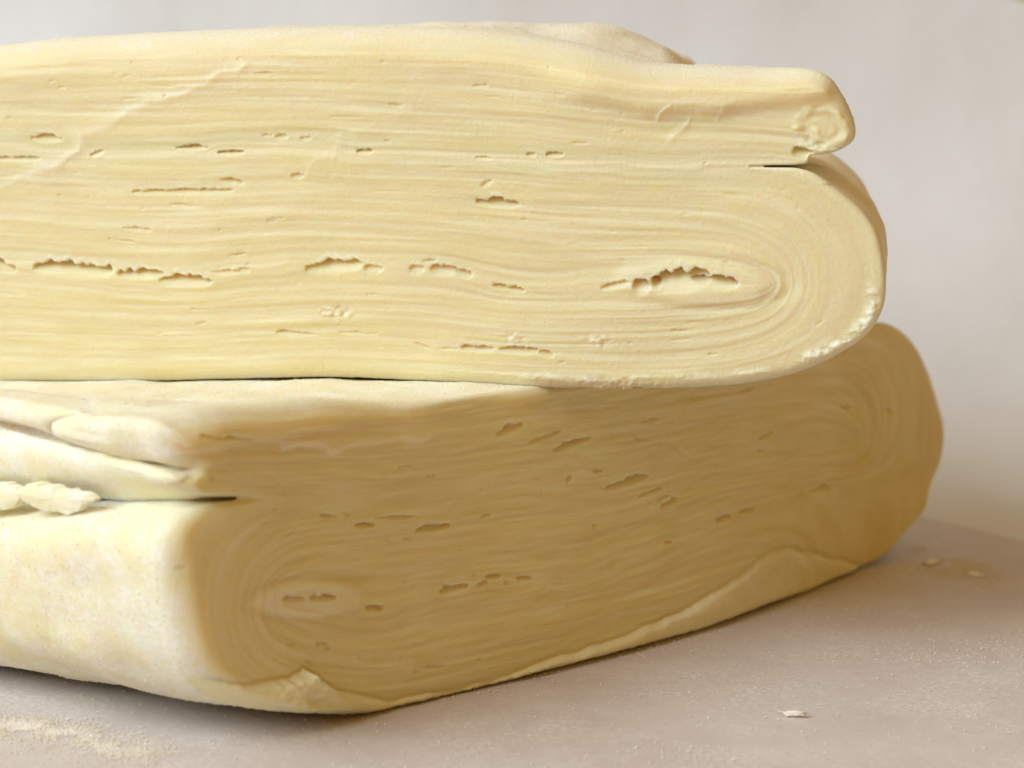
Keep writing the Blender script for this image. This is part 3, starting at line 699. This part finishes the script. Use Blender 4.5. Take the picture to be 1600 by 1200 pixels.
    attrs = {"lay": s + 0.004 * noise(u / 5, v / 5, 102), "along": u + 2 * noise(u / 9, v / 9, 106), "lip": L, "pit_glow": PIT, "rim": smooth(0.75, 0.05, e) * (1 - smooth(5, 9, u) * smooth(24, 19, u) * smooth(34, 37, v) * smooth(49, 46, v)), "deep": smooth(0.1, 2.2, np.minimum(np.minimum(np.abs(v - seam_v), np.abs(dl) + 8 * (1 - on)), sd))}
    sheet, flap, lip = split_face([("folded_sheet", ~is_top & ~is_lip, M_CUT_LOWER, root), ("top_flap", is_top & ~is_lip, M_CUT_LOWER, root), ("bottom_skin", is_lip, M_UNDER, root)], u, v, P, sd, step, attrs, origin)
    sheet["label"] = "layered dough sheet turned round an open fold at its near left end"
    flap["label"] = "top flap of layered dough, its pale end towards the light"
    lip["label"] = "torn edge of skin folded up along the bottom"
    dlt_v = [0, 5, 12, 25, 39.4, 41, 43, 45.1, 46.5, 49, 54.0]
    dlt = [0, -2.5, -3.5, -3.0, -6.3, -5.4, -1.0, 3.0, 3.0, 1.0, -0.5]
    def warp(p, poly, w):
        q = p.copy()
        k = min(w / 44.0, 1.3)
        left = smooth(45, 18, poly[:, 0])
        q[:, 1] += left * k * np.interp(poly[:, 1], dlt_v, dlt)
        topm = smooth(47.5, 49.2, poly[:, 1]) * smooth(150, 120, poly[:, 0])
        inner = smooth(4, 30, poly[:, 0])
        q[:, 1] -= topm * (poly[:, 1] - 50.25 + 2.5 * (w / 70.0)) * (inner * smooth(0, 34, w) + (1 - inner) * smooth(42, 72, w))
        q[:, 1] = np.maximum(q[:, 1], 0.1)
        return q
    def bulge(poly, w):
        left = smooth(9, 1, poly[:, 0]) * smooth(40, 34, poly[:, 1]) * smooth(4, 16, poly[:, 1])
        right = smooth(190, 200, poly[:, 0])
        notch = smooth(3, 7, poly[:, 0]) * smooth(16, 13, poly[:, 0]) * smooth(36.5, 38.5, poly[:, 1]) * smooth(43, 41.5, poly[:, 1])
        return 0.75 * notch * smooth(1, 6, w) + 1.6 * left * smooth(2, 22, w) + 1.0 * right * smooth(0, 10, w)
    ws = np.concatenate([np.linspace(0, 8, 14), np.linspace(9, 50, 44), np.linspace(52, 105, 24)])
    ws = ws[ws <= 105]
    mp = outline_mid = catmull(L_SEAM1, 0.9)
    low_poly = np.vstack([bot[:-1], mp[1:], catmull([L_SEAM1[-1], (193.0, 19.0), L_TOP[-4], L_TOP[-1]], 0.9)[1:-1]])
    top_poly = np.vstack([top[: np.argmin(np.hypot(top[:, 0] - L_TOP[17][0], top[:, 1] - L_TOP[17][1])) + 1], mp[::-1], mid[1:-1]])
    low_poly[:, 1] = np.maximum(low_poly[:, 1], 0.15)
    skin_tube("skin", low_poly, lower3, ws, M_SKIN_FLOURED, sheet, origin, bulge, warp, 400, grains=16000, grain_mask=lambda P, nn, w: (w < 65) & (P[:, 0] < -25) & (P[:, 2] > 0.5), offset=rim_radius(low_poly[:, 0], low_poly[:, 1]) * 0.90, inset=0.12)
    # tongue of dough tucked under the flap on the lit end: raised out of the flap's side
    SO = LO + TONGUE_ORIGIN_U * LU + TONGUE_LEAN * LN
    sn = np.array([-LE[1], LE[0], 0])
    tg = np.vstack([catmull(TONGUE_TOP, 0.5), catmull(TONGUE_BOT, 0.5)[::-1]])
    crease = catmull(TONGUE_TOP[:6], 0.5)
    def tongue_sd(t, z):
        d = seg_dist(t, z, tg, True)
        return np.where(inside(t, z, tg), d, -d)
    def emboss(p, poly, w):
        t = np.broadcast_to(w, p[:, 0].shape) + 0.0; z = p[:, 1]
        side = smooth(6, 3, poly[:, 0])
        sdt = tongue_sd(t, z)
        return side * (0.9 * smooth(-0.2, 2.2, sdt) * smooth(6.0, 13.0, t) - 0.55 * np.exp(-(seg_dist(t, z, crease) / 0.45) ** 2) * smooth(7, 12, t))
    def in_tongue(c):
        q = c - SO; t = q @ LE; z = c[:, 2]
        return (tongue_sd(t, z) > 0) & (np.abs(q @ sn) < 5)
    top_poly = catmull(np.vstack([top_poly, top_poly[:1]])[::2], 0.42)[:-1]
    ws2 = np.concatenate([np.linspace(0, 50, 101), np.linspace(52, 105, 24)])
    skin_tube("skin", top_poly, lower3, ws2, M_SKIN_FLOURED, flap, origin, bulge, warp, 420, grains=6000, grain_mask=lambda P, nn, w: (w < 60) & (P[:, 0] < 10), offset=rim_radius(top_poly[:, 0], top_poly[:, 1]) * 0.90, inset=0.12,
              emboss=emboss, carve=("tucked_tongue", "floury tongue of dough tucked under the flap", in_tongue, root))

    # torn scraps caught in the crevice
    for k, poly in enumerate(SCRAPS):
        pg = catmull(list(poly) + [poly[0]], 0.25)[:-1]
        pg += 0.22 * np.stack([noise(pg[:, 0] * 1.1, pg[:, 1] * 1.1, 630 + k), noise(pg[:, 0] * 1.1, pg[:, 1] * 1.1, 640 + k)], 1)
        c = pg.mean(0); rows = []
        for q in (1.0, 1.0, 0.96, 0.86, 0.7, 0.5, 0.25, 0.02):
            p = c + (pg - c) * q
            hgt = -3.0 if len(rows) == 0 else 0.6 * (1 - q ** 2) - 0.9 + 0.35 * fbm(p[:, 0] / 2.6, p[:, 1] / 2.6, 650 + k, 3) + 0.12 * (p[:, 0] - c[0])
            rows.append(SO + p[:, :1] * LE + np.asarray(hgt).reshape(-1, 1) * sn + p[:, 1:] * np.array([0, 0, 1.0]))
        new_mesh("torn_scrap", np.vstack(rows), quads(8, len(pg), wrap=True), M_SKIN_FLOURED, root, {"deep": np.zeros(8 * len(pg))}, origin)
build_lower()

# ------------------------------------------------------------------ loose bits on the paper
def scrap(name, label, x, y, dims, rz, seed, mat, cat, group=None):
    th, ph = np.meshgrid(np.linspace(0, 2 * math.pi, 28, endpoint=False), np.linspace(0.03, math.pi - 0.03, 16))
    d = np.stack([np.cos(th) * np.sin(ph), np.sin(th) * np.sin(ph), np.cos(ph)], -1)
    rr = 1 + 0.75 * fbm(d[..., 0] * 2.2 + seed, d[..., 1] * 1.8 + d[..., 2] * 2, 700 + seed, 3)
    V = np.sign(d) * np.abs(d) ** 0.95 * rr[..., None] * np.array(dims)
    V[..., 2] += 0.25 * dims[2] * np.sin(V[..., 0] / dims[0] * 2.0)
    V[..., 2] -= V[..., 2].min() - 0.02
    o = new_mesh(name, V.reshape(-1, 3), quads(16, 28, wrap=True), mat, None, {"deep": np.zeros(V.size // 3)})
    o.location = (x * MM, y * MM, 0); o.rotation_euler = (0, 0, math.radians(rz))
    o["label"] = label; o["category"] = cat
    if group: o["group"] = group
scrap("dough_shaving", "tiny pale curled dough shaving lying alone in front on the paper", 46.3, 366.0, (2.1, .55, .45), -14, 1, M_FLOUR, "crumb")
scrap("dough_crumb", "thin pale dough crumb beside the far right corner of the lower block", 89.5, 479.0, (1.7, 2.6, .12), -35, 2, M_CRUMB, "crumb")
scrap("dough_crumb", "small dough crumb farthest right of the lower block", 96.0, 467.5, (1.4, 2.2, .15), 30, 3, M_CRUMB, "crumb")

def flour(name, label, n, sampler, rmin, rmax, seed):
    rng = np.random.default_rng(seed)
    x, y = sampler(rng, n)
    n = len(x)
    r = rmin + (rmax - rmin) * rng.random(n) ** 3.0
    octa = np.array([[1, 0, 0], [0, 1, 0], [-1, 0, 0], [0, -1, 0], [0, 0, 1], [0, 0, -1]], float)
    jit = 0.6 + 0.8 * rng.random((n, 6, 1))
    a = rng.random(n) * 6.283
    V = octa[None] * jit * r[:, None, None]
    Vx = V[..., 0] * np.cos(a)[:, None] - V[..., 1] * np.sin(a)[:, None]; Vy = V[..., 0] * np.sin(a)[:, None] + V[..., 1] * np.cos(a)[:, None]
    V = np.stack([Vx + x[:, None], Vy + y[:, None], V[..., 2] * 0.7 + 0.5 * r[:, None]], -1)
    tri = np.array([[0, 1, 4], [1, 2, 4], [2, 3, 4], [3, 0, 4], [1, 0, 5], [2, 1, 5], [3, 2, 5], [0, 3, 5]])
    F = (tri[None] + 6 * np.arange(n)[:, None, None]).reshape(-1, 3)
    o = new_mesh(name, V.reshape(-1, 3), F, M_FLOUR, smooth_shade=False)
    o["kind"] = "stuff"; o["label"] = label; o["category"] = "flour"
def scatter(rng, n):
    x = rng.uniform(-125, 150, n * 3); y = rng.uniform(300, 470, n * 3)
    dens = 0.10 + 0.9 * smooth(0.0, 0.6, fbm(x / 26, y / 26, 801, 4) + 0.12) * smooth(460, 390, y)
    k = rng.random(n * 3) < dens * 0.6
    return x[k][:n], y[k][:n]
flour("flour_dusting", "fine flour dusted over the paper in front of the blocks", 52000, scatter, 0.035, 0.23, 11)
def drift(rng, n):
    t = rng.random(n * 2)
    cx = np.interp(t, [0, .35, .7, 1], [-93, -80, -67, -56]); cy = np.interp(t, [0, .35, .7, 1], [362, 360, 354, 345])
    x = cx + rng.normal(0, 3.2, n * 2); y = cy + rng.normal(0, 3.0, n * 2)
    k = rng.random(n * 2) < smooth(-0.5, 0.35, fbm(x / 7, y / 7, 811, 3))
    return x[k][:n], y[k][:n]
flour("flour_drift", "drift of white flour on the paper at the bottom left", 34000, drift, 0.035, 0.17, 12)
def smear_spot(rng, n):
    x = 92 + rng.normal(0, 5.5, n * 2); y = 474 + rng.normal(0, 9.0, n * 2) - 1.1 * (x - 92)
    k = rng.random(n * 2) < smooth(-0.35, 0.4, fbm(x / 6, y / 9, 821, 3))
    return x[k][:n], y[k][:n]
flour("flour_smear", "faint smear of flour beside the far right corner of the lower block", 7000, smear_spot, 0.03, 0.16, 13)
